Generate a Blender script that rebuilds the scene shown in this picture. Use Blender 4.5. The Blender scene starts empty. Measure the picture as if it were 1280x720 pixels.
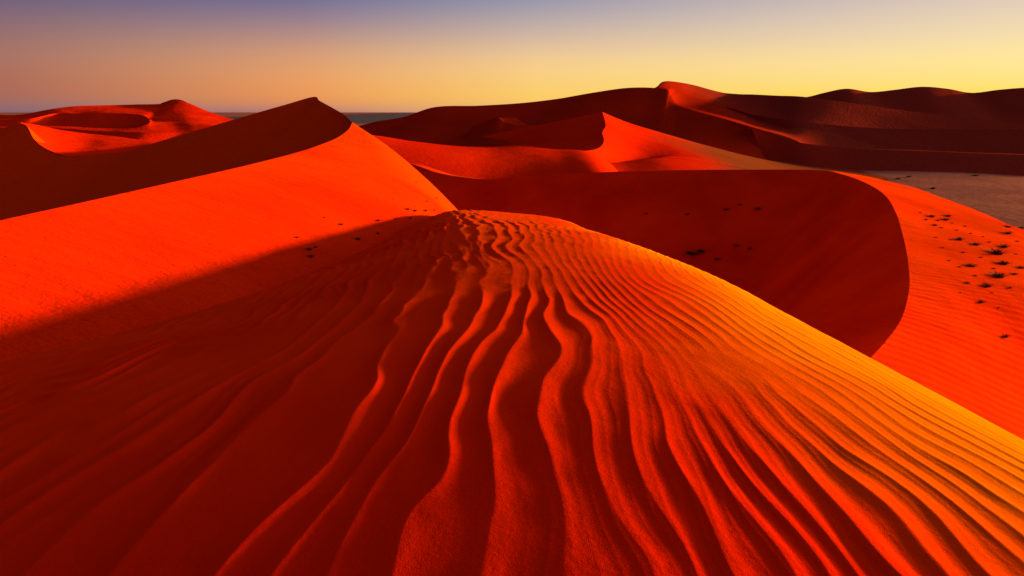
import bpy, math, random
import numpy as np
from mathutils import Vector

random.seed(7)
RNG = np.random.RandomState(11)
scene = bpy.context.scene
col = scene.collection

# ------------------------------------------------------------------ camera
ZC = 22.0                       # eye height above the gravel plain
F = 853.0
PITCH = math.atan((360 - 140) / F)
CP, SP = math.cos(PITCH), math.sin(PITCH)

cam_data = bpy.data.cameras.new("camera")
cam = bpy.data.objects.new("camera", cam_data)
col.objects.link(cam)
cam_data.sensor_width = 36.0
cam_data.lens = 36.0 * F / 1280.0
cam_data.clip_start = 0.05
cam_data.clip_end = 60000
cam.location = (0, 0, ZC)
cam.rotation_euler = (math.pi / 2 - PITCH, 0, 0)
scene.camera = cam


def U(px, py, Y):
    """ground-plan surveying: the point seen in direction (px, py) at plan distance Y (z relative to the eye)"""
    a = (px - 640) / F
    b = (360 - py) / F
    d = (a, CP + b * SP, -SP + b * CP)
    t = Y / d[1]
    return (d[0] * t, Y, d[2] * t)


def US(rows):
    return np.array([U(*r) for r in rows], float)


# ------------------------------------------------------------------ noise (numpy value noise)
class Noise:
    def __init__(self, seed):
        self.t = np.random.RandomState(seed).rand(256, 256)

    def __call__(self, x, y):
        xi = np.floor(x).astype(int); yi = np.floor(y).astype(int)
        fx = x - xi; fy = y - yi
        fx = fx * fx * fx * (fx * (fx * 6 - 15) + 10); fy = fy * fy * fy * (fy * (fy * 6 - 15) + 10)
        t = self.t
        a = t[xi % 256, yi % 256]; b = t[(xi + 1) % 256, yi % 256]
        c = t[xi % 256, (yi + 1) % 256]; d = t[(xi + 1) % 256, (yi + 1) % 256]
        return ((a * (1 - fx) + b * fx) * (1 - fy) + (c * (1 - fx) + d * fx) * fy) * 2 - 1


N1, N2, N3, N4 = Noise(1), Noise(2), Noise(3), Noise(4)


def fbm(n, x, y, o=3):
    s = 0; a = 1
    for _ in range(o):
        s = s + a * n(x, y); x = x * 2.03 + 17.1; y = y * 2.03 + 5.7; a *= .5
    return s


def sstep(a, b, x):
    t = np.clip((x - a) / (b - a), 0, 1)
    return t * t * (3 - 2 * t)


# ------------------------------------------------------------------ mesh helpers
def grid_mesh(name, parts, mat, smooth=True):
    """parts: list of (nu, nv, 3) arrays; each becomes a sheet of one mesh (edges between sheets stay sharp)"""
    vs, fs, base = [], [], 0
    for P in parts:
        nu, nv = P.shape[:2]
        vs.append(P.reshape(-1, 3))
        i = np.arange(nu - 1)[:, None] * nv + np.arange(nv - 1)[None, :]
        q = np.stack([i, i + nv, i + nv + 1, i + 1], -1).reshape(-1, 4) + base
        # orient every sheet upward
        A = P.reshape(-1, 3)
        n = np.cross(A[q[:, 1] - base] - A[q[:, 0] - base], A[q[:, 3] - base] - A[q[:, 0] - base])
        if n[:, 2].sum() < 0:
            q = q[:, ::-1]
        fs.append(q); base += nu * nv
    V = np.concatenate(vs).astype(np.float32).copy(); Q = np.concatenate(fs).astype(np.int32)
    V[:, 2] += ZC
    me = bpy.data.meshes.new(name)
    me.vertices.add(len(V)); me.vertices.foreach_set("co", V.ravel())
    me.loops.add(Q.size); me.loops.foreach_set("vertex_index", Q.ravel())
    me.polygons.add(len(Q)); me.polygons.foreach_set("loop_start", np.arange(0, Q.size, 4, dtype=np.int32))
    me.polygons.foreach_set("loop_total", np.full(len(Q), 4, np.int32))
    me.polygons.foreach_set("use_smooth", np.full(len(Q), smooth))
    me.update(); me.validate()
    me.materials.append(mat)
    o = bpy.data.objects.new(name, me)
    col.objects.link(o)
    return o


def resample(P, n, sub=12):
    """Catmull-Rom through P, n points evenly spread by control index"""
    P = np.asarray(P, float)
    m = len(P)
    if m == 2:
        t = np.linspace(0, 1, n)[:, None]
        return P[0] * (1 - t) + P[1] * t
    E = np.concatenate([[2 * P[0] - P[1]], P, [2 * P[-1] - P[-2]]])
    s = np.linspace(0, m - 1, n)
    i = np.minimum(s.astype(int), m - 2); f = (s - i)[:, None]
    p0, p1, p2, p3 = E[i], E[i + 1], E[i + 2], E[i + 3]
    # finite-difference tangents, limited so unevenly spaced points do not overshoot
    d1 = np.linalg.norm(p1 - p0, axis=1, keepdims=True) + 1e-6
    d2 = np.linalg.norm(p2 - p1, axis=1, keepdims=True) + 1e-6
    d3 = np.linalg.norm(p3 - p2, axis=1, keepdims=True) + 1e-6
    m1 = ((p1 - p0) / d1 * d2 + (p2 - p1) / d2 * d1) / (d1 + d2) * d2
    m2 = ((p2 - p1) / d2 * d3 + (p3 - p2) / d3 * d2) / (d2 + d3) * d2
    f2, f3 = f * f, f * f * f
    return (2 * f3 - 3 * f2 + 1) * p1 + (f3 - 2 * f2 + f) * m1 + (-2 * f3 + 3 * f2) * p2 + (f3 - f2) * m2


def loft(sections, nu, nv, rough=0.0, rs=0.1):
    """surface through a list of equally long curves; rough = undulation of the sand in metres"""
    S = np.stack([resample(s, nu) for s in sections], 1)           # nu, ns, 3
    out = np.stack([resample(S[i], nv) for i in range(nu)], 0)      # nu, nv, 3
    if rough:
        w = np.sin(np.linspace(0, np.pi, nv)) ** .5
        out[:, :, 2] += rough * fbm(N1, out[:, :, 0] * rs, out[:, :, 1] * rs, 4) * w[None, :]
    return out


def drop(curve, dx, dy, dz):
    c = np.array(curve, float)
    c = c + np.array([dx, dy, dz], float)
    return c


def sink(curve, dx, dy, z):
    c = np.array(curve, float) + np.array([dx, dy, 0.0])
    c[:, 2] = z
    return c


def tag(o, label=None, cat=None, group=None, kind=None):
    if label: o["label"] = label
    if cat: o["category"] = cat
    if group: o["group"] = group
    if kind: o["kind"] = kind
    return o


# ------------------------------------------------------------------ materials
def sand(name, c1, c2, scale=.05, grain=120.0, bump=.25, rough=.9, spec=0.0, tint=(1, .3, .02), sheen=0.0, stint=(1, .3, .02), grad=None, bump2=None, rip=None):
    m = bpy.data.materials.new(name); m.use_nodes = True
    nt = m.node_tree; N = nt.nodes; L = nt.links
    b = N["Principled BSDF"]
    b.inputs["Roughness"].default_value = rough
    b.inputs["Specular IOR Level"].default_value = spec
    b.inputs["Specular Tint"].default_value = (*tint, 1)
    b.inputs["Sheen Weight"].default_value = sheen
    b.inputs["Sheen Roughness"].default_value = .35
    b.inputs["Sheen Tint"].default_value = (*stint, 1)
    tc = N.new("ShaderNodeTexCoord")
    n1 = N.new("ShaderNodeTexNoise"); n1.inputs["Scale"].default_value = scale; n1.inputs["Detail"].default_value = 6
    L.new(tc.outputs["Object"], n1.inputs["Vector"])
    n2 = N.new("ShaderNodeTexNoise"); n2.inputs["Scale"].default_value = grain; n2.inputs["Detail"].default_value = 3
    L.new(tc.outputs["Object"], n2.inputs["Vector"])
    r = N.new("ShaderNodeValToRGB")
    r.color_ramp.elements[0].position = .35; r.color_ramp.elements[1].position = .65
    r.color_ramp.elements[0].color = (*c1, 1); r.color_ramp.elements[1].color = (*c2, 1)
    L.new(n1.outputs["Fac"], r.inputs["Fac"])
    base_col = r.outputs["Color"]
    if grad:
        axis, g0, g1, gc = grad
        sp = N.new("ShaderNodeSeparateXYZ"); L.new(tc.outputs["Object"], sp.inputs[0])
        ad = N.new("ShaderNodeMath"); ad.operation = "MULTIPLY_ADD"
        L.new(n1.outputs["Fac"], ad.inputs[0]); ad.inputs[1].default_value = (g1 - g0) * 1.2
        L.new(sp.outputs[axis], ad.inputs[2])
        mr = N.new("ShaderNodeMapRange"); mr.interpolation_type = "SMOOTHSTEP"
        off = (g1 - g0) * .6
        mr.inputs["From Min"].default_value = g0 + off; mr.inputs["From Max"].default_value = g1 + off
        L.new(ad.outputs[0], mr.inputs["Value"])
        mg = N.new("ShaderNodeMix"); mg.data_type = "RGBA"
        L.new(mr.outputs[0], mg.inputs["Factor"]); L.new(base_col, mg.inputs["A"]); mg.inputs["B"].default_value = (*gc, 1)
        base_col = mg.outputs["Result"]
    mx = N.new("ShaderNodeMix"); mx.data_type = 'RGBA'; mx.blend_type = 'MULTIPLY'
    mx.inputs["Factor"].default_value = .35
    r2 = N.new("ShaderNodeValToRGB")
    r2.color_ramp.elements[0].position = .3; r2.color_ramp.elements[1].position = .7
    r2.color_ramp.elements[0].color = (.6, .55, .55, 1); r2.color_ramp.elements[1].color = (1, 1, 1, 1)
    L.new(n2.outputs["Fac"], r2.inputs["Fac"])
    L.new(base_col, mx.inputs["A"]); L.new(r2.outputs["Color"], mx.inputs["B"])
    L.new(mx.outputs["Result"], b.inputs["Base Color"])
    bp = N.new("ShaderNodeBump"); bp.inputs["Strength"].default_value = bump; bp.inputs["Distance"].default_value = .6 / grain
    L.new(n2.outputs["Fac"], bp.inputs["Height"])
    nrm = bp.outputs["Normal"]
    if bump2:
        for sc3, dist2, stretch in bump2:
            mp = N.new("ShaderNodeMapping"); mp.inputs["Scale"].default_value = stretch
            L.new(tc.outputs["Object"], mp.inputs["Vector"])
            n3 = N.new("ShaderNodeTexNoise"); n3.inputs["Scale"].default_value = sc3; n3.inputs["Detail"].default_value = 5
            n3.inputs["Roughness"].default_value = .6
            L.new(mp.outputs[0], n3.inputs["Vector"])
            b2 = N.new("ShaderNodeBump"); b2.inputs["Strength"].default_value = 1.0; b2.inputs["Distance"].default_value = dist2
            L.new(n3.outputs["Fac"], b2.inputs["Height"]); L.new(nrm, b2.inputs["Normal"])
            nrm = b2.outputs["Normal"]
    if rip:
        wl, ylo, yhi, dist3 = rip
        wv = N.new("ShaderNodeTexWave"); wv.wave_type = "BANDS"; wv.bands_direction = "Y"; wv.wave_profile = "SIN"
        wv.inputs["Scale"].default_value = .314 / wl; wv.inputs["Distortion"].default_value = 3.0
        wv.inputs["Detail"].default_value = 2; wv.inputs["Detail Scale"].default_value = .35
        mp = N.new("ShaderNodeMapping"); mp.inputs["Rotation"].default_value = (0, 0, math.radians(-9))
        L.new(tc.outputs["Object"], mp.inputs["Vector"]); L.new(mp.outputs[0], wv.inputs["Vector"])
        sp2 = N.new("ShaderNodeSeparateXYZ"); L.new(tc.outputs["Object"], sp2.inputs[0])
        mk = N.new("ShaderNodeMapRange"); mk.inputs["From Min"].default_value = yhi; mk.inputs["From Max"].default_value = ylo
        L.new(sp2.outputs["Y"], mk.inputs["Value"])
        ml = N.new("ShaderNodeMath"); ml.operation = "MULTIPLY"; L.new(wv.outputs["Fac"], ml.inputs[0]); L.new(mk.outputs[0], ml.inputs[1])
        b3 = N.new("ShaderNodeBump"); b3.inputs["Strength"].default_value = 1.0; b3.inputs["Distance"].default_value = dist3
        L.new(ml.outputs[0], b3.inputs["Height"]); L.new(nrm, b3.inputs["Normal"])
        nrm = b3.outputs["Normal"]
    L.new(nrm, b.inputs["Normal"])
    return m


M_near = sand("foreground_sand", (.58, .011, .0005), (.66, .019, .0006), .25, 160, .35, sheen=.03, stint=(1, .40, .01), grad=("X", 1.3, 3.9, (.70, .23, .001)), bump2=((6, .005, (1, .6, 1)), (26, .002, (1, 1, 1))))  # grad: gold of the sunlit right shoulder put partly into the sand colour
M_left = sand("red_sand", (.54, .015, .0005), (.64, .023, .0006), .22, 14, .35, sheen=.04, grad=("Y", 22, 50, (.66, .040, .0006)),
              bump2=((.9, .075, (1, 1, 1)), (1.6, .08, (.35, 1.3, 1))))
M_mid = sand("orange_sand", (.50, .016, .0006), (.64, .032, .001), .16, 12, .35, sheen=.05, bump2=((.45, .16, (.5, 1.3, 1)), (1.2, .05, (.3, 1.4, 1))), rip=(.42, 27, 36, .036))
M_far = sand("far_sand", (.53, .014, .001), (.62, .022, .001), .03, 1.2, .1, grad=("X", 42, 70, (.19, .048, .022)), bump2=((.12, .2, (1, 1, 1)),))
M_red = sand("far_red_sand", (.53, .014, .001), (.62, .022, .001), .03, 1.2, .1, bump2=((.1, .6, (1, 1, 1)),))
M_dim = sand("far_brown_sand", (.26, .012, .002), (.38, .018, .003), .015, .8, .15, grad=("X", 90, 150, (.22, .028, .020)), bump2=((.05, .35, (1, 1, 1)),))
M_plain = sand("gravel_plain", (.25, .108, .100), (.38, .160, .145), .045, .5, .10, bump2=((.25, .04, (1, 1, 1)),))

# ------------------------------------------------------------------ gravel plain to the horizon
r = np.concatenate([[0.5], np.geomspace(20, 40000, 70)])
th = np.linspace(0, 2 * np.pi, 181)
RR, TT = np.meshgrid(r, th, indexing="ij")
G = np.stack([RR * np.sin(TT), RR * np.cos(TT), np.full_like(RR, -22.0)], -1)
G[:, :, 2] += .5 * fbm(N2, G[:, :, 0] * .02, G[:, :, 1] * .02, 3) * sstep(60, 200, RR)
ground = grid_mesh("ground", [G], M_plain)
tag(ground, "flat mauve gravel plain stretching behind the dunes to the horizon", kind="structure")


M_slate = sand("haze_tinted_slate", (.050, .050, .115), (.07, .07, .14), .002, .05, .2, .9, .1, (1, .8, .8))  # blue of distance haze put into the plateau's colour
fp = US([(380, 144, 3800), (430, 143.5, 3800), (470, 142, 3800), (520, 141.3, 3800), (580, 142, 3800), (660, 143, 3900), (760, 145, 4000)])
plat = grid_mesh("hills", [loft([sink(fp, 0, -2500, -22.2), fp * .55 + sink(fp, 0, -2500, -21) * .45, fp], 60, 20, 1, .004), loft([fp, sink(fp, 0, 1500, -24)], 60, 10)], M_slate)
tag(plat, "flat slate blue plateau on the far horizon", kind="structure")

# ------------------------------------------------------------------ foreground dune: base surface
def softplus(x, k):
    return np.log1p(np.exp(np.clip(x / k, -40, 40))) * k


def softmin_slope(x, n, x0, d0, smax):
    """drop of the right shoulder: power curve, then constant slope"""
    s = n * d0 / x0
    xm = x0 * (smax / s) ** (1 / (n - 1))
    x = np.maximum(x, 0)
    dm = d0 * (xm / x0) ** n
    return np.where(x < xm, d0 * (np.minimum(x, xm) / x0) ** n, dm + smax * (x - xm))


def fg_base(X, Y):
    z = -1.6 - .078 * Y
    z = z - softmin_slope(X * (1 + .38 * sstep(11, 23, Y)), 3.85, 4.0, .55, .62)
    z = z - .085 * np.clip(X + 2.6, 0, 4.2) * sstep(15, 27, Y)
    yc = np.clip(Y, 0, 30)
    z = z - np.clip(.17 + .0175 * (Y - 8.5), .17, .5) * (softplus(-X + .1 - .098 * yc, .85 - .014 * yc) - .25)
    z = z - .5 * softplus(Y - 30.2, 1.5)
    return np.maximum(z, -21.0 + 0 * X)


def hit_fg(px, py):
    """where the line of sight (px, py) meets the foreground dune"""
    a = (px - 640) / F; b = (360 - py) / F
    d = np.array([a, CP + b * SP, -SP + b * CP])
    t = np.geomspace(.8, 60, 4000)
    P = d[None] * t[:, None]
    below = P[:, 2] < fg_base(P[:, 0], P[:, 1])
    k = np.argmax(below)
    return (P[k, 0], P[k, 1]) if below.any() else None


# crests of the wind ripples: (phase number, survey of the crest line)
CRESTS = [
    (0, [(531, 342), (505, 385), (477, 430), (457, 470), (427, 517), (412, 550), (407, 580)]),
    (1, [(570, 345), (560, 385), (532, 435), (510, 470), (497, 497), (480, 527), (455, 560), (430, 600)]),
    (2, [(600, 292), (599, 310), (605, 350), (604, 382), (587, 410), (565, 445), (550, 472), (532, 502), (510, 540), (492, 570), (465, 607), (455, 637), (440, 677), (419, 720)]),
    (3, [(620, 310), (630, 320), (640, 340), (637, 367), (625, 400), (615, 420), (600, 447), (587, 485), (572, 520), (567, 560), (562, 572), (550, 605), (527, 632), (515, 660), (500, 715)]),
    (4, [(642, 312), (652, 327), (660, 345), (670, 370), (656, 400), (652, 440), (636, 490), (624, 545), (626, 590), (627, 632), (612, 670), (597, 715)]),
    (5, [(682, 395), (697, 420), (700, 450), (694, 500), (695, 540), (700, 585), (706, 635), (690, 710)]),
    (6, [(716, 392), (732, 410), (738, 440), (740, 480), (744, 530), (750, 580), (757, 605), (770, 645), (785, 682), (799, 720)]),
    (7, [(755, 400), (760, 417), (777, 447), (780, 460), (784, 502), (789, 550), (791, 575), (807, 610), (827, 647), (850, 685), (868, 720)]),
    (8, [(792, 425), (806, 460), (818, 500), (828, 540), (842, 570), (860, 610), (875, 647), (885, 680), (899, 720)]),
    (9, [(822, 440), (838, 465), (850, 490), (862, 520), (880, 560), (900, 602), (925, 637), (950, 675), (977, 717)]),
    (10, [(850, 455), (862, 485), (880, 520), (900, 555), (925, 592), (950, 625), (975, 652), (1000, 685), (1017, 707)]),
    (11, [(880, 480), (907, 520), (930, 550), (960, 587), (982, 620), (1012, 657), (1035, 687), (1060, 720)]),
    (12, [(842, 418), (870, 450), (905, 475), (932, 502), (955, 535), (977, 562), (1010, 602), (1035, 637), (1060, 677), (1090, 717)]),
    (13, [(810, 385), (842, 407), (880, 432), (925, 462), (950, 482), (972, 510), (1000, 542), (1020, 562), (1055, 597), (1092, 627), (1120, 652), (1150, 682), (1185, 720)]),
    (14, [(820, 380), (852, 400), (900, 440), (925, 460), (962, 490), (1000, 520), (1050, 565), (1095, 592), (1130, 620), (1165, 652), (1200, 687), (1230, 720)]),
    (15, [(845, 385), (880, 405), (910, 430), (932, 445), (975, 475), (1020, 508), (1090, 565), (1135, 597), (1175, 625), (1210, 652), (1247, 682), (1280, 707)]),
    (16, [(842, 370), (880, 393), (910, 412), (940, 437), (982, 465), (1020, 487), (1115, 562), (1160, 592), (1205, 620), (1242, 650), (1280, 680)]),
    (17, [(810, 348), (850, 368), (890, 392), (1000, 463), (1142, 565), (1185, 590), (1230, 620), (1280, 647)]),
    (18, [(932, 412), (975, 439), (1020, 465), (1167, 560), (1210, 582), (1247, 607), (1280, 627)]),
    (-1, [(412, 442), (387, 467), (350, 502), (315, 535), (287, 575)]),
    (-3, [(320, 455), (280, 480), (240, 510), (195, 537), (140, 570)]),
    (-4, [(325, 435), (285, 452), (240, 467), (200, 485), (162, 510), (100, 525)]),
    (-5, [(305, 422), (270, 432), (220, 450), (162, 477), (100, 505)]),
    (-6, [(255, 420), (217, 432), (175, 452), (132, 475), (100, 487), (40, 505)]),
    (-8, [(140, 429), (100, 437), (40, 455)]),
]
# places where a crest begins or ends (sign: +1 an extra crest below/near side)
DISLOC = []


def polar(X, Y):
    Yb = np.maximum(Y, -1.0) + 2.2
    return X / (np.abs(Yb) * .35 + .9), np.log(Yb)


dis = []
for px, py, s in DISLOC:
    h = hit_fg(px, py)
    if h: dis.append((h[0], h[1], s))


def dis_phase(X, Y):
    p = 0 * X
    for x0, y0, s in dis:
        # extra crest lies on the near side (y smaller)
        k = .35 + .03 * y0
        p = p + s * (np.arctan2((X - x0) / k, -(Y - y0) / (k * 4)) / (2 * np.pi))
    return p


cx, cy, cv = [], [], []
for ph, pts in CRESTS:
    for a, b in pts:
        h = hit_fg(a, b)
        if h is None or h[1] > 26: continue
        cx.append(h[0]); cy.append(h[1]); cv.append(ph)
cx, cy, cv = np.array(cx), np.array(cy), np.array(cv, float)


cv = cv - dis_phase(cx, cy)


# thin plate spline of the crest numbers over the dune's plan
qa, qb = polar(cx, cy)


def tpsk(r2):
    return np.where(r2 > 1e-12, .5 * r2 * np.log(np.maximum(r2, 1e-12)), 0)


n = len(qa)
K = tpsk((qa[:, None] - qa[None]) ** 2 + (qb[:, None] - qb[None]) ** 2) + np.eye(n) * 2e-3
A = np.zeros((n + 3, n + 3)); A[:n, :n] = K
A[:n, n] = 1; A[:n, n + 1] = qa; A[:n, n + 2] = qb; A[n:, :n] = A[:n, n:].T
tw = np.linalg.solve(A, np.concatenate([cv, [0, 0, 0]]))


def ripple_phase(X, Y):
    a, b = polar(X, Y)
    out = tw[n] + tw[n + 1] * a + tw[n + 2] * b
    sh = out.shape
    a = a.ravel(); b = b.ravel(); o = out.ravel().copy()
    for i in range(n):
        r2 = (a - qa[i]) ** 2 + (b - qb[i]) ** 2
        o += tw[i] * tpsk(r2)
    return o.reshape(sh)


# phase is smooth: evaluate it on a coarse polar lattice and interpolate
def lattice_phase(th, rr):
    t0 = np.linspace(th.min(), th.max(), 260); r0 = np.linspace(np.log(rr.min()), np.log(rr.max()), 200)
    Tg, Rg = np.meshgrid(t0, r0, indexing="ij")
    X = np.exp(Rg) * np.sin(Tg); Y = np.exp(Rg) * np.cos(Tg)
    Pg = ripple_phase(X, Y)
    def cubic(x, x0):
        """Catmull-Rom weights of every x on the even lattice x0"""
        m = len(x0); f = (x - x0[0]) / (x0[1] - x0[0]); i = np.clip(f.astype(int), 1, m - 3); u = f - i
        W = np.zeros((len(x), m)); k = np.arange(len(x))
        W[k, i - 1] = -.5 * u + u * u - .5 * u ** 3
        W[k, i] = 1 - 2.5 * u * u + 1.5 * u ** 3
        W[k, i + 1] = .5 * u + 2 * u * u - 1.5 * u ** 3
        W[k, i + 2] = -.5 * u * u + .5 * u ** 3
        return W
    return cubic(th, t0) @ Pg @ cubic(np.log(rr), r0).T


front = np.linspace(math.radians(-47), math.radians(45), 1500)
rr = np.geomspace(1.5, 42, 1500)
PH = lattice_phase(front, rr)
TT, RR = np.meshgrid(front, rr, indexing="ij")
X = RR * np.sin(TT); Y = RR * np.cos(TT)
Z = fg_base(X, Y)
# wavelength from the phase gradient -> ripple height
DP = dis_phase(X, Y)
dpt = np.gradient(PH, front, axis=0) / RR
dpr = np.gradient(PH, np.log(rr), axis=1) / RR
lam = 1 / np.sqrt(dpt ** 2 + dpr ** 2 + .3)
wav = np.clip(lam, .05, .42)
wob = .16 * fbm(N3, X * 2.2 / 1.0, Y * .9, 2) + .22 * fbm(N4, X * .9, Y * .45, 2)
ph = PH + DP + wob * (1 + .6 * sstep(10, 20, Y))
s = np.abs(np.sin(np.pi * ph))
prof = 1 - np.sqrt(s * s + .008)
amp = .050 * wav * (0.75 + .55 * fbm(N2, X * .7 + 40, Y * .4, 2))
amp = amp * (1 + 1.2 * sstep(-.8, -2.6, X)) * (1 - .75 * sstep(3.2, 4.4, X)) * (1 - sstep(26, 30, Y))
amp = np.clip(amp, 0, None)
# fine secondary ripples on the steep sunlit shoulder and the nose
ph2 = ph * 2.0 + .25 * fbm(N1, X * 3, Y * 1.5, 2)
s2 = np.abs(np.sin(np.pi * ph2))
fine = (1 - np.sqrt(s2 * s2 + .03)) * .03 * wav * sstep(2.0, 3.4, X) * (1 - .6 * sstep(4.0, 5.5, X))
leftw = sstep(-1.6, -3.2, X)
ph3 = ph * 2.0 + .3 * fbm(N2, X * 1.1, Y * .7, 2)
s3 = np.abs(np.sin(np.pi * ph3))
rid = np.abs(np.sin(np.pi * (ph * 3.0 + .5 * fbm(N3, X * 1.4 + 3, Y * .8, 2))))
prof = prof + .16 * (1 - np.sqrt(rid * rid + .02)) * np.clip(.4 + fbm(N1, X * 1.1 + 7, Y * .5, 2), 0, 1) * sstep(-.6, .8, X)
prof = prof * (1 - .6 * leftw) + leftw * .55 * (1 - np.sqrt(s3 * s3 + .03))
small = sstep(7, 13, Y) * (1 - sstep(2.2, 3.4, X))
ph4 = (X + .10 * Y + .16 * fbm(N4, X * .9 + 9, Y * .45, 3)) / .27
s4 = np.abs(np.sin(np.pi * ph4))
prof = prof * (1 - .3 * small) + .6 * small * (1 - np.sqrt(s4 * s4 + .02)) * np.clip(.6 + .8 * fbm(N2, X * .8, Y * .35 + 3, 2), 0, 1.3)
Z = Z + amp * prof + fine
Z += .006 * fbm(N1, X * 1.3, Y * .8, 3)
sheetA = np.stack([X, Y, Z], -1)
# the rest of the same dune: behind and beside the viewer
back_t = np.linspace(math.radians(45), math.radians(313), 220)
TT, RR = np.meshgrid(back_t, np.geomspace(.02, 42, 160), indexing="ij")
X = RR * np.sin(TT); Y = RR * np.cos(TT)
Z = fg_base(X, np.where(Y < 0, Y * .3, Y))
sheetB = np.stack([X, Y, Z], -1)
TT, RR = np.meshgrid(front, np.geomspace(.02, 1.5, 60), indexing="ij")
X = RR * np.sin(TT); Y = RR * np.cos(TT)
sheetC = np.stack([X, Y, fg_base(X, Y)], -1)
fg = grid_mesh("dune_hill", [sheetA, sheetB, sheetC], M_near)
tag(fg, "near rippled orange dune ridge under the viewer", kind="structure")

# ------------------------------------------------------------------ left dune: sunlit flank, crest and shaded hollow
C = np.concatenate([[(-16, -14, -6.0), (-17, 4, -4.2)], US([
    (0, 275.6, 22.5), (94, 255, 26.5), (210, 229, 34), (311, 206, 44.6), (397.5, 182, 61), (424, 170.6, 69.5),
    (437, 160, 76), (440, 153, 80)])])
base = np.array([(2, -14, -10), (2, 4, -9.6), (0, 21, -9.0), (-1.5, 26, -8.7), (-4, 33, -7.6), (-6.8, 44, -6.2),
                 (-9.8, 56, -4.9), (-12.2, 64, -3.75), (-14.6, 72, -2.6), (-17.1, 79, -1.7)], float)
far_b = np.array([(16, -14, -20), (16, 4, -20), (14, 24, -20), (13, 33, -20), (12, 43, -20), (11, 54, -20),
                  (9, 70, -20), (7, 85, -20), (4, 98, -17), (-6, 106, -11)], float)
KL = .63
C = C * KL; base = base * KL; far_b[:, :2] *= KL
limb = base * .5 + C * .5
limb[:, 2] = C[:, 2] * .5 + base[:, 2] * .5 + np.array([0, 0, .1, .1, .1, .1, .1, .05, 0, 0])
flank = loft([C, limb, base, far_b], 160, 60, .05, .25)

R = US([(-60, 165, 122), (0, 161, 122), (28, 154.5, 122), (43, 174, 119), (71, 194, 115), (105, 194.6, 113), (150, 192, 111), (195, 178, 109),
        (270, 156, 106), (356, 131, 104), (392, 121, 103), (399, 125.6, 99), (416, 135, 92.5), (431, 144, 86), (440, 153, 80)])
R = R * KL
Rr = resample(R, 160); Cr = resample(C, 160); Cr[-1] = Rr[-1]
dd = Rr - Cr; dist = np.linalg.norm(dd[:, :2], axis=1, keepdims=True)
un = dd[:, :2] / np.maximum(dist, .01)
uu = np.linspace(0, 1, 160)
ia = math.radians(20) + math.radians(42) * (1 - sstep(.12, .5, uu))
inward = np.stack([-np.sin(ia), -np.cos(ia)], 1)      # down the far wall: towards the viewer
wmix = sstep(0, 20, dist)
inward = inward * wmix - un * (1 - wmix)
hs = [Cr]
q = Cr.copy(); st = np.minimum(7, .22 * dist); q[:, :2] += un * st; q[:, 2] -= .55 * st[:, 0]; hs.append(q)
w2 = Rr.copy(); st2 = np.minimum(20, .5 * dist); w2[:, :2] += inward * st2; w2[:, 2] = np.maximum(w2[:, 2] - .52 * st2[:, 0], -17)
w1 = Rr.copy(); st1 = np.minimum(9, .25 * dist); w1[:, :2] += inward * st1; w1[:, 2] -= .52 * st1[:, 0]
fl = (q + w2) / 2; fl[:, 2] = np.minimum(fl[:, 2], np.maximum(np.minimum(q[:, 2], w2[:, 2]) - .04 * dist[:, 0], -16)); hs += [fl, w2, w1, Rr]
hollow = loft(hs, 160, 70, .04, .12)
hollow[:, 0] = resample(C, 160); hollow[:, -1] = Rr
hollow[-1] = Rr[-1]
backR = sink(R, -14, 70, -21)
spur = R * .75 + backR * .25
spur[:, 2] = R[:, 2] - 9
backs = loft([R, spur, backR], 120, 40)
left = grid_mesh("dune_hill", [flank, hollow, backs], M_left)
tag(left, "tall red dune on the left with sunlit flank and dark hollow behind its crest", kind="structure")

# ------------------------------------------------------------------ right bowl dune
RIM = US([(470, 196, 118), (515.5, 205, 110), (548, 216, 104), (584, 222, 99), (614, 224, 96), (650, 221, 94), (719, 217, 92), (800, 213.5, 88),
          (860, 212.6, 86), (950, 212, 83), (1025, 212.7, 78), (1053, 218, 71), (1081, 228, 64), (1104, 242, 57),
          (1120.6, 267.5, 48.5), (1129, 295.6, 42), (1136, 335, 34.5), (1137, 357, 31.5), (1133, 380, 29), (1125, 402, 26.7),
          (1100, 435, 24), (1050, 480, 20.5), (960, 540, 16.5)])
rim = resample(RIM, 240)
spine = resample(np.array([(-25, 72, -20), (-10, 68, -20), (2, 62, -20), (10, 54, -20), (12, 45, -20), (10, 36, -20), (6, 26, -20), (0, 14, -20)], float), 240)
d = spine[:, :2] - rim[:, :2]
d /= np.linalg.norm(d, axis=1, keepdims=True)
secs = [rim]
for dist, dz in ((5, 3.2), (11, 7.0), (17, 10.2), (22, 11.6)):
    q = rim.copy(); q[:, :2] += d * dist; q[:, 2] = np.maximum(rim[:, 2] - dz, -20.5)
    secs.append(q)
bowl = loft(secs + [spine], 240, 70, .06, .2)
t = np.linspace(0, 1, 240)
near = sstep(.64, .93, t)
outs = [rim]
for dist, dz0, dz1 in ((3, .35, 1.0), (8, .95, 3.0), (15, 2.0, 5.6), (26, 7.0, 9.5), (55, 19, 15)):
    q = rim.copy()
    od = -d.copy()
    od[:, 0] = od[:, 0] * (1 - near) + near * .97; od[:, 1] = od[:, 1] * (1 - near) + near * .25
    q[:, :2] += od * dist; q[:, 2] = np.maximum(rim[:, 2] - (dz0 * (1 - near) + dz1 * near), -22)
    outs.append(q)
outer = loft(outs, 240, 90, .12, .12)
midd = grid_mesh("dune_hill", [bowl, outer], M_mid)
tag(midd, "dune with a deep shaded bowl and bright orange outer slope", kind="structure")

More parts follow.
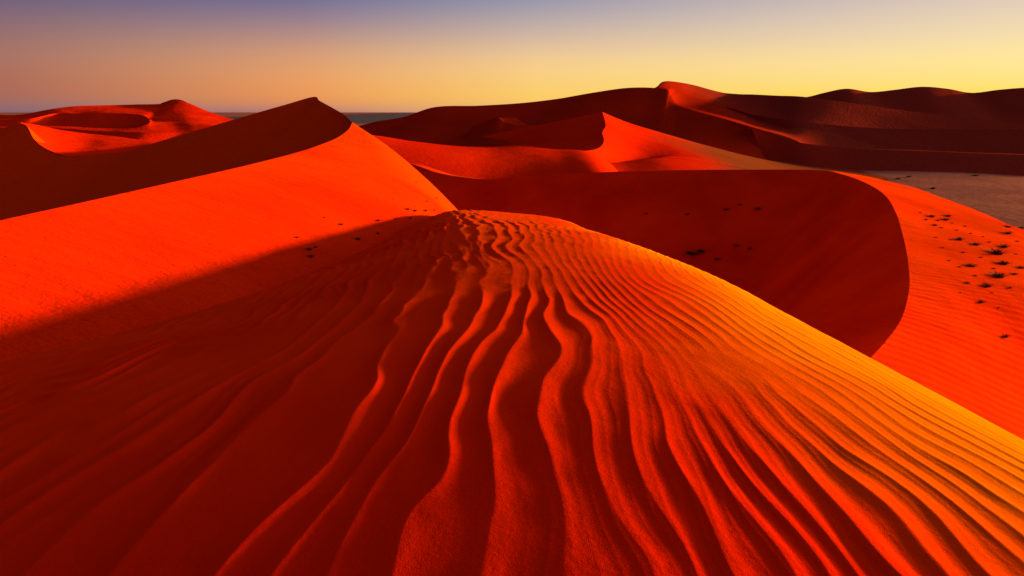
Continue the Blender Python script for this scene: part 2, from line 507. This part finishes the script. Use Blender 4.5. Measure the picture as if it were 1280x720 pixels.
# ------------------------------------------------------------------ middle distance: sunlit sand apron and small sharp dune
ap_top = US([(440, 168, 205), (477, 171, 208), (520, 178, 212), (580, 184, 216), (620, 184, 218), (650, 182, 214), (690, 186, 206), (740, 191, 196), (775, 214, 186)])
ap_mid = US([(400, 195, 150), (450, 196, 150), (500, 198, 152), (560, 202, 154), (610, 205, 156), (650, 206, 156), (700, 207, 154), (750, 211, 150), (780, 230, 146)])
ap_low = sink(ap_mid, 0, -35, -18)
apron = loft([ap_low, ap_mid, ap_top, sink(ap_top, 5, 60, -22)], 90, 50, .12, .03)
CC = US([(753, 140, 244), (756, 150, 226), (757, 158, 214), (753, 166, 204), (755, 176, 196), (750, 184, 189), (738, 188, 183), (715, 190, 178)])
cl = US([(600, 171, 268), (618, 173, 254), (636, 176, 242), (652, 180, 230), (666, 184, 218), (680, 188, 206), (696, 191, 194), (714, 191.5, 180)])
slip = loft([CC, CC * .5 + cl * .5, cl], 80, 40, .1, .05)
cr1 = CC + np.array([8, 6, -3.0]); cr2 = CC + np.array([26, 16, -8.5]); cr3 = CC + np.array([72, 34, -15])
cr2[:, 2] = CC[:, 2] * .45 - 8.0; cr3[:, 2] = -18.6 + .1 * CC[:, 2]
cr4 = cr3 + np.array([55, 20, -5]); cr4[:, 2] = -23
right_face = loft([CC, cr1, cr2, cr3, cr4], 80, 70, .15, .03)
skirt = np.stack([cr1[-1], cr2[-1], cr3[-1], cr4[-1]])
sk0 = np.stack([CC[-1], cr1[-1], cr2[-1], cr3[-1], cr4[-1]])
sk1 = sk0 + np.array([2, -40, 0]); sk1[:, 2] = np.minimum(sk0[:, 2] - 3, -16.5)
skirtP = loft([sk0, sk1, sink(sk0, 4, -75, -23)], 60, 20, .1, .05)
bk = np.stack([CC[0], cr1[0], cr2[0], cr3[0], cr4[0]])
backP = loft([bk, sink(bk, 2, 60, -21)], 60, 16)
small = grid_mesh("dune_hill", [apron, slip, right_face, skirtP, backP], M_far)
tag(small, "small sharp crested dune in the middle distance with a red sand apron", kind="structure")

# ------------------------------------------------------------------ big far massif behind it
SK = US([(430, 163, 470), (470, 152, 460), (505, 146, 450), (540, 134.5, 440), (600, 132, 430), (660, 128, 420), (700, 123, 412), (740, 116, 405), (790, 109.5, 400),
         (820, 110, 398), (833, 112, 392), (838, 120, 380), (846, 131, 362), (870, 139, 345), (900, 147, 330), (934, 157, 312), (940, 162, 300)])
ft = np.array([(-130, 330, -20.5), (-105, 325, -20.5), (-80, 318, -20.5), (-58, 310, -20), (-35, 305, -20), (-8, 300, -20), (8, 296, -19), (25, 290, -18), (40, 285, -17.5),
               (50, 280, -17.5), (54, 276, -17.5), (58, 272, -17.5), (62, 270, -17.5), (70, 268, -17.5), (80, 268, -18), (92, 270, -19.5), (104, 276, -22)], float)
m1 = SK * .6 + ft * .4; m1[:, 2] -= 1.0
slipF = loft([SK, m1, ft], 170, 40, .5, .02)
pk = US([(818, 110, 400), (843, 102, 455), (856, 104, 462), (870, 107, 470), (888, 112, 475), (905, 116, 480), (922, 117.5, 470), (940, 118, 450), (970, 119.5, 415), (1010, 121.5, 375), (1140, 139, 362), (1300, 157, 345)])
crest = US([(820, 110, 398), (833, 112, 392), (838, 120, 380), (846, 131, 362), (870, 139, 345), (900, 147, 330), (934, 157, 312), (955, 163, 308), (980, 170, 304), (1000, 178, 298), (1015, 190, 292), (1030, 205, 288)])
mdl = crest * .5 + pk * .5; mdl[:, 2] -= np.linspace(0, 2.5, 12)
q1 = crest * .88 + pk * .12; q1[:, 2] -= np.minimum(1.6, .25 * np.arange(12))
rightF = loft([crest, q1, mdl, pk], 120, 50, .5, .02)
cf = sink(crest[5:], -9, -26, -22.4)
tailF = loft([crest[5:], (crest[5:] + cf) / 2 - np.array([0, 0, .6]), cf], 60, 20, .2, .03)
cap = loft([SK, sink(SK, 40, 140, -21)], 120, 16)
cap2 = loft([pk, sink(pk, 30, 140, -21)], 60, 16)
SPR = US([(590, 158, 352), (612, 150, 345), (622, 147, 342), (632, 153, 338), (645, 156.5, 334), (680, 155.5, 334), (715, 150, 338), (745, 146, 345), (775, 146, 352)])
spf = sink(SPR, -4, -28, -20)
spb = SPR + np.array([10, 26, -1.2])
spurF = loft([SPR, SPR * .5 + spf * .5, spf], 80, 16, .15, .05); spurB = loft([SPR, spb, sink(spb, 10, 30, -20)], 80, 16)
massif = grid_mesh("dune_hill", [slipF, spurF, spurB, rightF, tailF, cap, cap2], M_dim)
tag(massif, "large far dune with a dark slip face and a pointed summit", kind="structure")

# low ridge at right, in front of the plain's far edge
lr = US([(934, 158, 305), (965, 167, 300), (1000, 178, 290), (1050, 184, 285), (1100, 187, 280), (1160, 189, 276), (1220, 191.5, 272), (1290, 194, 268), (1400, 197, 260)])
lrf = sink(lr, -4, -22, -22.4)
lrm = lr * .5 + lrf * .5; lrm[:, 2] -= .3
lowr = loft([lr, lrm, lrf], 120, 24, .25, .04)
lowb = loft([lr, drop(lr, 10, 40, -1.5), sink(lr, 25, 110, -22.2)], 120, 24, .3, .03)
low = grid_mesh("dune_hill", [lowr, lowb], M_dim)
tag(low, "low dark sand ridge crossing the plain on the right", kind="structure")

# back hills on the right skyline
rh = US([(905, 119, 560), (960, 120, 560), (1010, 121, 560), (1030, 116, 555), (1055, 111, 550), (1090, 115, 550), (1120, 112, 548), (1150, 108.5, 545), (1185, 111, 545), (1215, 116, 545),
         (1250, 112, 540), (1285, 109.5, 535), (1340, 112, 530), (1420, 124, 520), (1500, 138, 500)])
rhf = sink(rh, -30, -130, -22)
rhm = rh * .5 + rhf * .5; rhm[:, 2] -= 2.5
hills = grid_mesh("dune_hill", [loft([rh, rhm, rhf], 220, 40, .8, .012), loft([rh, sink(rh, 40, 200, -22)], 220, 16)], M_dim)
tag(hills, "row of dark rounded far dunes along the right skyline", kind="structure")
mh = US([(890, 140, 420), (903, 134, 400), (915, 135.5, 384), (940, 143, 362), (965, 147, 345), (990, 150, 334), (1050, 157, 330), (1100, 160.5, 327), (1180, 161.5, 324), (1290, 162, 320), (1420, 165, 312)])
mhf = sink(mh, 0, -32, -22.4)
mhm = mh * .5 + mhf * .5; mhm[:, 2] -= 1
midh = grid_mesh("dune_hill", [loft([mh, mhm, mhf], 160, 30, .8, .02), loft([mh, drop(mh, 10, 45, -1.0), sink(mh, 30, 130, -22)], 160, 20, .5, .02)], M_dim)
tag(midh, "broad low dune in front of the far right hills", kind="structure")

# ------------------------------------------------------------------ dunes far left
LT = US([(26, 153, 150), (50, 157, 166), (80, 163, 176), (110, 167, 180), (140, 170, 180), (170, 174, 176), (200, 179, 165), (235, 188, 150)])
LPc = US([(28, 154.5, 122.5), (43, 174, 119.5), (60, 187, 116.5), (85, 195.3, 114.5), (120, 195.5, 113), (150, 193, 111.5), (195, 179, 109.5), (240, 165, 108)])
LT = LT * KL; LPc = LPc * KL
lpd = sink(LPc, 0, -3, -12)
lp = grid_mesh("dune_hill", [loft([lpd, LPc], 100, 4), loft([LPc, LPc * .5 + LT * .5 + np.array([0, 0, -.2]), LT], 100, 36, .05, .05), loft([LT, sink(LT, -10, 60, -21)], 100, 14)], M_red)
tag(lp, "small sunlit sand patch above the left dune's hollow", kind="structure")

s0 = US([(-40, 143, 330), (0, 143.5, 330), (30, 142.5, 322), (60, 137, 324), (85, 133.5, 336), (130, 131.5, 362), (170, 130.5, 382), (205, 129, 394), (213, 125.5, 390), (222, 125, 380), (232, 127.5, 370), (260, 139, 345), (285, 147.5, 330), (310, 153, 320)])
s1 = US([(-40, 150, 300), (0, 150, 300), (40, 148, 302), (75, 141, 312), (97, 142, 312), (120, 141, 312), (150, 141.5, 312), (178, 144, 308), (187, 149, 300), (195, 152, 292), (215, 152, 290), (240, 152, 288), (265, 154, 290), (300, 160, 290)])
upper = loft([s0, s1], 140, 24, .3, .03)
s1b = s1[:10]
inn = sink(s1b, -8, -30, -16)
inn[-1] = s1b[-1] + np.array([-4, -4, -4])
bowlL = loft([s1b, s1b * .55 + inn * .45 - np.array([0, 0, 1.]), inn], 90, 20)
nr = US([(-40, 158, 250), (0, 158, 250), (45, 157, 250), (85, 158, 250), (130, 160.5, 250), (165, 160.3, 252), (183, 156, 262), (195, 152, 280), (215, 154, 278), (240, 154, 275), (265, 156, 275), (300, 161, 275)])
nr2 = US([(-40, 160, 244), (0, 160, 244), (45, 159, 244), (85, 161, 243), (130, 164, 242), (165, 165, 240), (185, 166, 240), (205, 166, 242), (225, 167, 244), (250, 166, 246), (280, 164, 250), (310, 165, 254)])
nr3 = sink(nr2, -10, -25, -20)
nrb = sink(nr, 0, 14, -10)
nrb[6:] = US([(187, 149, 300), (195, 152, 292), (215, 152, 290), (240, 152, 288), (265, 154, 290), (300, 160, 290)])
tipT = US([(203, 129.3, 395), (209, 126.6, 392), (215, 124.6, 389), (223, 124.3, 385), (229, 125.6, 381), (234, 128.2, 376)])
tipB = US([(201, 130.2, 390), (207, 131.3, 386), (214, 132.2, 382), (222, 132.2, 378), (229, 131.2, 375), (235, 129.6, 373)])
tip = loft([sink(tipT, 2, 5, -4), tipT, tipB, sink(tipB, 0, -2, -3)], 40, 24)
frontL = loft([nrb, nr], 90, 10)
frontM = loft([nr, nr2], 90, 10)
frontN = loft([nr2, nr3], 90, 14)
capL = loft([s0, sink(s0, -20, 120, -21)], 140, 12)
lf = grid_mesh("dune_hill", [upper, tip, bowlL, frontL, frontM, frontN, capL], M_red)
tag(lf, "far left red dune with a dark oval hollow and a dark tipped summit", kind="structure")

# ------------------------------------------------------------------ desert shrubs
def plain_mat(name, c, rough=.9):
    m = bpy.data.materials.new(name); m.use_nodes = True
    nt = m.node_tree; b = nt.nodes["Principled BSDF"]
    b.inputs["Roughness"].default_value = rough; b.inputs["Specular IOR Level"].default_value = .1
    nz = nt.nodes.new("ShaderNodeTexNoise"); nz.inputs["Scale"].default_value = 9
    rp = nt.nodes.new("ShaderNodeValToRGB")
    rp.color_ramp.elements[0].color = (*[v * .55 for v in c], 1); rp.color_ramp.elements[1].color = (*[v * 1.4 for v in c], 1)
    nt.links.new(nz.outputs["Fac"], rp.inputs[0]); nt.links.new(rp.outputs[0], b.inputs["Base Color"])
    return m


M_leaf = plain_mat("shrub_leaf", (.050, .026, .012))
M_stalk = plain_mat("shrub_stalk", (.10, .055, .02))


def blades_mesh(name, nb, spread, h0, h1, w, mat, rnd, lean=.5, root=1.0):
    """a clump of curved, tapering blades growing from a small root patch"""
    v, f = [], []
    for _ in range(nb):
        a = rnd.uniform(0, 2 * math.pi); r0 = root * spread * .35 * math.sqrt(rnd.random())
        x0, y0 = r0 * math.cos(a), r0 * math.sin(a)
        a2 = a + rnd.uniform(-.7, .7); h = rnd.uniform(h0, h1); ln = rnd.uniform(.15, lean) * spread
        ww = w * rnd.uniform(.6, 1.2); px, py = -math.sin(a2) * ww, math.cos(a2) * ww
        base = len(v)
        for k, t in enumerate((0, .4, .75, 1.0)):
            cx_, cy_ = x0 + math.cos(a2) * ln * t ** 1.7, y0 + math.sin(a2) * ln * t ** 1.7
            cz = h * (t - .22 * t * t) - .03
            k2 = ((1 - t) * .85 + .15) * (0 if root == 0 and k == 0 else 1)
            v.append((cx_ - px * k2, cy_ - py * k2, cz)); v.append((cx_ + px * k2, cy_ + py * k2, cz))
        for k in range(3):
            b0 = base + k * 2
            f.append((b0, b0 + 1, b0 + 3, b0 + 2))
    me = bpy.data.meshes.new(name); me.from_pydata(v, [], f); me.update(); me.materials.append(mat)
    return me


rnd = random.Random(5)
protos = []
for k in range(3):
    leaf = blades_mesh("foliage", 150, .56, .10, .30, .022, M_leaf, rnd, .95)
    stalk = blades_mesh("dead_stalks", 12, .5, .18, .42, .009, M_stalk, rnd, .7, 0)
    protos.append((leaf, stalk))

S_ = "on the orange slope beside the bowl"
D_ = "in the saddle behind the near ridge"
B_ = "inside the shaded bowl"
P_ = "on the flat mauve plain"
SHRUBS = [  # survey bearing, width, label, group
    (1245, 317, 19, "largest darkest shrub, low and long, " + S_, 0),
    (1247, 346, 17, "second largest shrub, below the largest, " + S_, 0),
    (1253, 330, 13, "round shrub between the two largest shrubs " + S_, 0),
    (1219, 306, 11, "small shrub just upslope from the largest " + S_, 0),
    (1199, 300, 10, "lone small dark shrub in the middle " + S_, 0),
    (1254, 309, 12, "flat shrub just above the largest one " + S_, 0),
    (1233, 358, 12, "shrub below left of the second largest " + S_, 0),
    (1226, 378, 9, "small shrub alone, low down " + S_, 0),
    (1213, 333, 12, "faint wide shrub halfway down " + S_, 0),
    (1276, 335, 9, "shrub cut by the picture edge " + S_, 0),
    (1181, 275, 10, "lower shrub of the pair near the top " + S_, 0),
    (1184, 270.5, 8, "upper shrub of the pair near the top " + S_, 0),
    (1164, 271, 9, "highest and most left of the shrubs " + S_, 0),
    (1260, 292, 9, "small shrub right under the far edge, at right, " + S_, 0),
    (1168, 282, 7, "thin pale shrub under the close pair " + S_, 0),
    (1209, 354, 6, "tiny shrub left of the others, lower part, " + S_, 0),
    (1255, 421, 11, "lowest shrub of all, alone above the ripples " + S_, 0),
    (1268, 343, 7, "thin shrub right of the second largest " + S_, 0),
    (386, 312, 9, "upper dark shrub of the leftmost clump " + D_, 1),
    (388, 321, 9, "lowest dark shrub of the leftmost clump " + D_, 1),
    (394, 309, 6, "small shrub right of the leftmost clump " + D_, 1),
    (371, 297, 6, "tiny shrub left of all the clumps " + D_, 1),
    (405, 272, 5, "tiny shrub on sunlit sand above the clumps " + D_, 1),
    (426, 281, 7, "small shrub on the shadow line " + D_, 1),
    (447, 299, 10, "long low shrub halfway along the shaded strip " + D_, 1),
    (472, 276, 8, "dark shrub high in the shaded strip " + D_, 1),
    (472, 292, 6, "faint shrub against the ridge edge " + D_, 1),
    (494, 274, 5, "tiny round shrub right of the dark one " + D_, 1),
    (512, 273, 6, "faint thin shrub under the row of tufts " + D_, 1),
    (509, 262, 9, "left end tuft of the row " + D_, 1),
    (518, 264, 9, "thickest tuft of the row " + D_, 1),
    (531, 264, 8, "middle tuft of the row " + D_, 1),
    (542, 263, 7, "right end tuft of the row " + D_, 1),
    (517.5, 258, 4, "single speck above the row of tufts " + D_, 1),
    (545, 248, 6, "highest small shrub, near the bowl edge, " + D_, 1),
    (533, 252, 6, "small shrub next below the highest one " + D_, 1),
    (519.5, 228, 5, "dark speck of shrub high on the sunlit flank of the left dune", 1),
    (510, 235, 3.5, "left one of two specks under the high shrub on the sunlit flank", 1),
    (518, 239, 4, "right one of two specks under the high shrub on the sunlit flank", 1),
    (491, 249, 3.5, "lone speck of shrub on the sunlit flank left of the others", 1),
    (865, 317, 17, "big dark shrub behind the rim of the near ridge " + B_, 2),
    (876, 314, 10, "shrub leaning on the right of the big one " + B_, 2),
    (896, 324, 8, "low shrub downhill from the big one " + B_, 2),
    (921, 307, 9, "shrub right of the big one, darker of two, " + B_, 2),
    (938, 311, 6, "shrub right of the big one, fainter of two, " + B_, 2),
    (948, 261, 9, "right hand shrub of the upper row " + B_, 2),
    (908, 262, 8, "middle shrub of the upper row " + B_, 2),
    (860, 268, 6, "left hand faint shrub of the upper row " + B_, 2),
    (925, 256, 5, "small shrub between the two darker ones of the upper row " + B_, 2),
    (808, 267, 5, "tiny faint shrub far to the left " + B_, 2),
    (1166, 236, 7, "lone dark bush in the middle " + P_, 3),
    (1259, 284, 8, "bush nearest the viewer, just behind the orange slope, " + P_, 3),
    (1277, 285, 6, "bush at the right picture edge behind the orange slope " + P_, 3),
    (1122, 224, 7, "left one of two far bushes " + P_, 3),
    (1136, 221.5, 7, "right one of two far bushes " + P_, 3),
    (1219, 220, 8, "farthest bush, at the foot of the dark low ridge " + P_, 3),
]
SPECK = "tiny dark tuft among many specks strewn over the orange slope beside the bowl"
for a_, b_ in [(1150, 266), (1157, 275), (1172, 276), (1176, 285), (1190, 279), (1196, 288), (1206, 283), (1213, 292), (1188, 300), (1178, 310), (1170, 297), (1204, 316),
               (1228, 296), (1236, 303), (1226, 322), (1199, 334), (1186, 326), (1242, 336), (1219, 345), (1240, 366), (1262, 360), (1248, 385), (1200, 366), (1270, 318), (1271, 302)]:
    SHRUBS.append((a_, b_, 3.2 + (a_ * 7 % 5) * .4, SPECK, 4))
GROUPS = ["shrubs scattered on the orange slope", "shrubs in the saddle of the left dune", "shrubs inside the shaded bowl", "bushes on the plain", "tiny tufts strewn over the orange slope"]
bpy.context.view_layer.update()
dg = bpy.context.evaluated_depsgraph_get()
eye = Vector((0, 0, ZC))
for i, (px, py, wpx, label, g) in enumerate(SHRUBS):
    ok, loc, nrm_, _, _, _ = scene.ray_cast(dg, eye, Vector(U(px, py, 1.0)).normalized())
    if not ok: continue
    dist = (loc - eye).length
    size = wpx * dist / F
    leaf, stalk = protos[i % 3]
    o = bpy.data.objects.new("desert_shrub", leaf); col.objects.link(o)
    o.location = loc; o.rotation_euler = (0, 0, rnd.uniform(0, 6.28))
    k = size / .75
    o.scale = (k, k, k * rnd.uniform(.8, 1.1))
    if g == 4:
        tag(o, label, "shrub", GROUPS[g]); continue
    c = bpy.data.objects.new("dead_stalks", stalk); col.objects.link(c); c.parent = o
    tag(o, label, "shrub", GROUPS[g])

# ------------------------------------------------------------------ light
AZ, EL = math.radians(74), math.radians(4.6)
sdir = Vector((math.sin(AZ) * math.cos(EL), math.cos(AZ) * math.cos(EL), math.sin(EL)))
sun_d = bpy.data.lights.new("sun", "SUN")
sun_d.energy = 5.0
sun_d.angle = math.radians(3.0)
sun_d.color = (1.0, .50, .10)
sun = bpy.data.objects.new("sun", sun_d); col.objects.link(sun)
sun.rotation_euler = sdir.to_track_quat("Z", "Y").to_euler()
sun.location = (60, 30, 60)

world = bpy.data.worlds.new("World"); scene.world = world
world.use_nodes = True
nt = world.node_tree; NN = nt.nodes; LL = nt.links
bg = NN["Background"]
sky = NN.new("ShaderNodeTexSky"); sky.sky_type = "NISHITA"; sky.sun_disc = False
sky.sun_elevation = EL; sky.sun_rotation = AZ
sky.dust_density = 1.0
STR = .12
bg.inputs["Strength"].default_value = STR


EXPO = 2 ** -1.75


def lin(c):
    return tuple(EXPO * x for x in _lin(c))


def _lin(c):
    return tuple((v / 255 / 12.92) if v <= 10 else ((v / 255 + .055) / 1.055) ** 2.4 for v in c)


def math_node(op, a, b=None):
    n = NN.new("ShaderNodeMath"); n.operation = op
    for i, v in enumerate((a, b)):
        if v is None: continue
        if isinstance(v, (int, float)): n.inputs[i].default_value = v
        else: LL.new(v, n.inputs[i])
    return n.outputs[0]


geo = NN.new("ShaderNodeTexCoord")
sep = NN.new("ShaderNodeSeparateXYZ"); LL.new(geo.outputs["Generated"], sep.inputs[0])
el = math_node("POWER", math_node("MAXIMUM", sep.outputs["Z"], 0.0), .5)
hl = math_node("SQRT", math_node("ADD", math_node("MULTIPLY", sep.outputs["X"], sep.outputs["X"]), math_node("ADD", math_node("MULTIPLY", sep.outputs["Y"], sep.outputs["Y"]), 1e-5)))
cs = math_node("DIVIDE", math_node("ADD", math_node("MULTIPLY", sep.outputs["X"], math.sin(AZ)), math_node("MULTIPLY", sep.outputs["Y"], math.cos(AZ))), hl)

# dusk sky: colours by height above the horizon, for four bearings from the sun; unseen zenith kept brighter as fill
SKY = [
    (-.95, [(0, (92, 62, 72)), (.16, (88, 62, 74)), (.28, (74, 60, 86)), (.40, (58, 58, 92)), (.62, (58, 48, 66)), (.85, (86, 66, 80)), (1, (134, 96, 94))]),
    (-.33, [(0, (132, 98, 112)), (.09, (152, 104, 104)), (.17, (172, 102, 88)), (.28, (154, 106, 104)), (.39, (74, 74, 118)), (.62, (70, 62, 84)), (.85, (96, 76, 90)), (1, (134, 96, 94))]),
    (.0, [(0, (178, 120, 120)), (.08, (206, 134, 104)), (.16, (236, 152, 90)), (.28, (208, 150, 118)), (.39, (98, 100, 144)), (.62, (114, 110, 130)), (1, (134, 96, 94))]),
    (.31, [(0, (244, 176, 120)), (.10, (250, 196, 108)), (.18, (251, 205, 112)), (.28, (234, 196, 148)), (.39, (146, 144, 168)), (.62, (126, 120, 136)), (1, (134, 96, 94))]),
    (.82, [(0, (255, 208, 55)), (.12, (254, 214, 76)), (.18, (253, 225, 122)), (.28, (246, 222, 166)), (.39, (206, 186, 182)), (.62, (150, 134, 140)), (1, (134, 96, 94))]),
    (1.0, [(0, (255, 214, 80), 1.6), (.12, (255, 216, 90), 3.5), (.3, (255, 205, 110), 6.0), (.45, (255, 185, 105), 9.0), (.6, (240, 165, 105), 6.0), (.75, (190, 130, 110), 1.3), (1, (134, 96, 94))]),  # added glow out of view near the sun, boosted to light shaded ripples
]
cur = None
for i, (c, stops) in enumerate(SKY):
    rp = NN.new("ShaderNodeValToRGB"); rp.color_ramp.interpolation = "CARDINAL"
    e = rp.color_ramp.elements
    for k, (p, colr, *_) in enumerate(stops):
        q = e[k] if k < 2 else e.new(p)
        q.position = p
    for k, (p, colr, *gain) in enumerate(stops):
        e[k].position = p; e[k].color = (*[v * (gain[0] if gain else 1) for v in lin(colr)], 1)
    LL.new(el, rp.inputs[0])
    if cur is None:
        cur = rp.outputs[0]
    else:
        mr = NN.new("ShaderNodeMapRange")
        mr.inputs["From Min"].default_value = SKY[i - 1][0]; mr.inputs["From Max"].default_value = c
        LL.new(cs, mr.inputs["Value"])
        mx = NN.new("ShaderNodeMix"); mx.data_type = "RGBA"
        LL.new(mr.outputs[0], mx.inputs["Factor"]); LL.new(cur, mx.inputs["A"]); LL.new(rp.outputs[0], mx.inputs["B"])
        cur = mx.outputs["Result"]
sc_ = NN.new("ShaderNodeVectorMath"); sc_.operation = "SCALE"; sc_.inputs["Scale"].default_value = 1 / STR
LL.new(cur, sc_.inputs[0])
mx = NN.new("ShaderNodeMix"); mx.data_type = "RGBA"; mx.inputs["Factor"].default_value = .97
LL.new(sky.outputs["Color"], mx.inputs["A"]); LL.new(sc_.outputs[0], mx.inputs["B"])
LL.new(mx.outputs["Result"], bg.inputs["Color"])

vs = scene.view_settings
vs.view_transform = "Standard"; vs.look = "None"; vs.gamma = 1; vs.exposure = 1.75
scene.cycles.max_bounces = 4
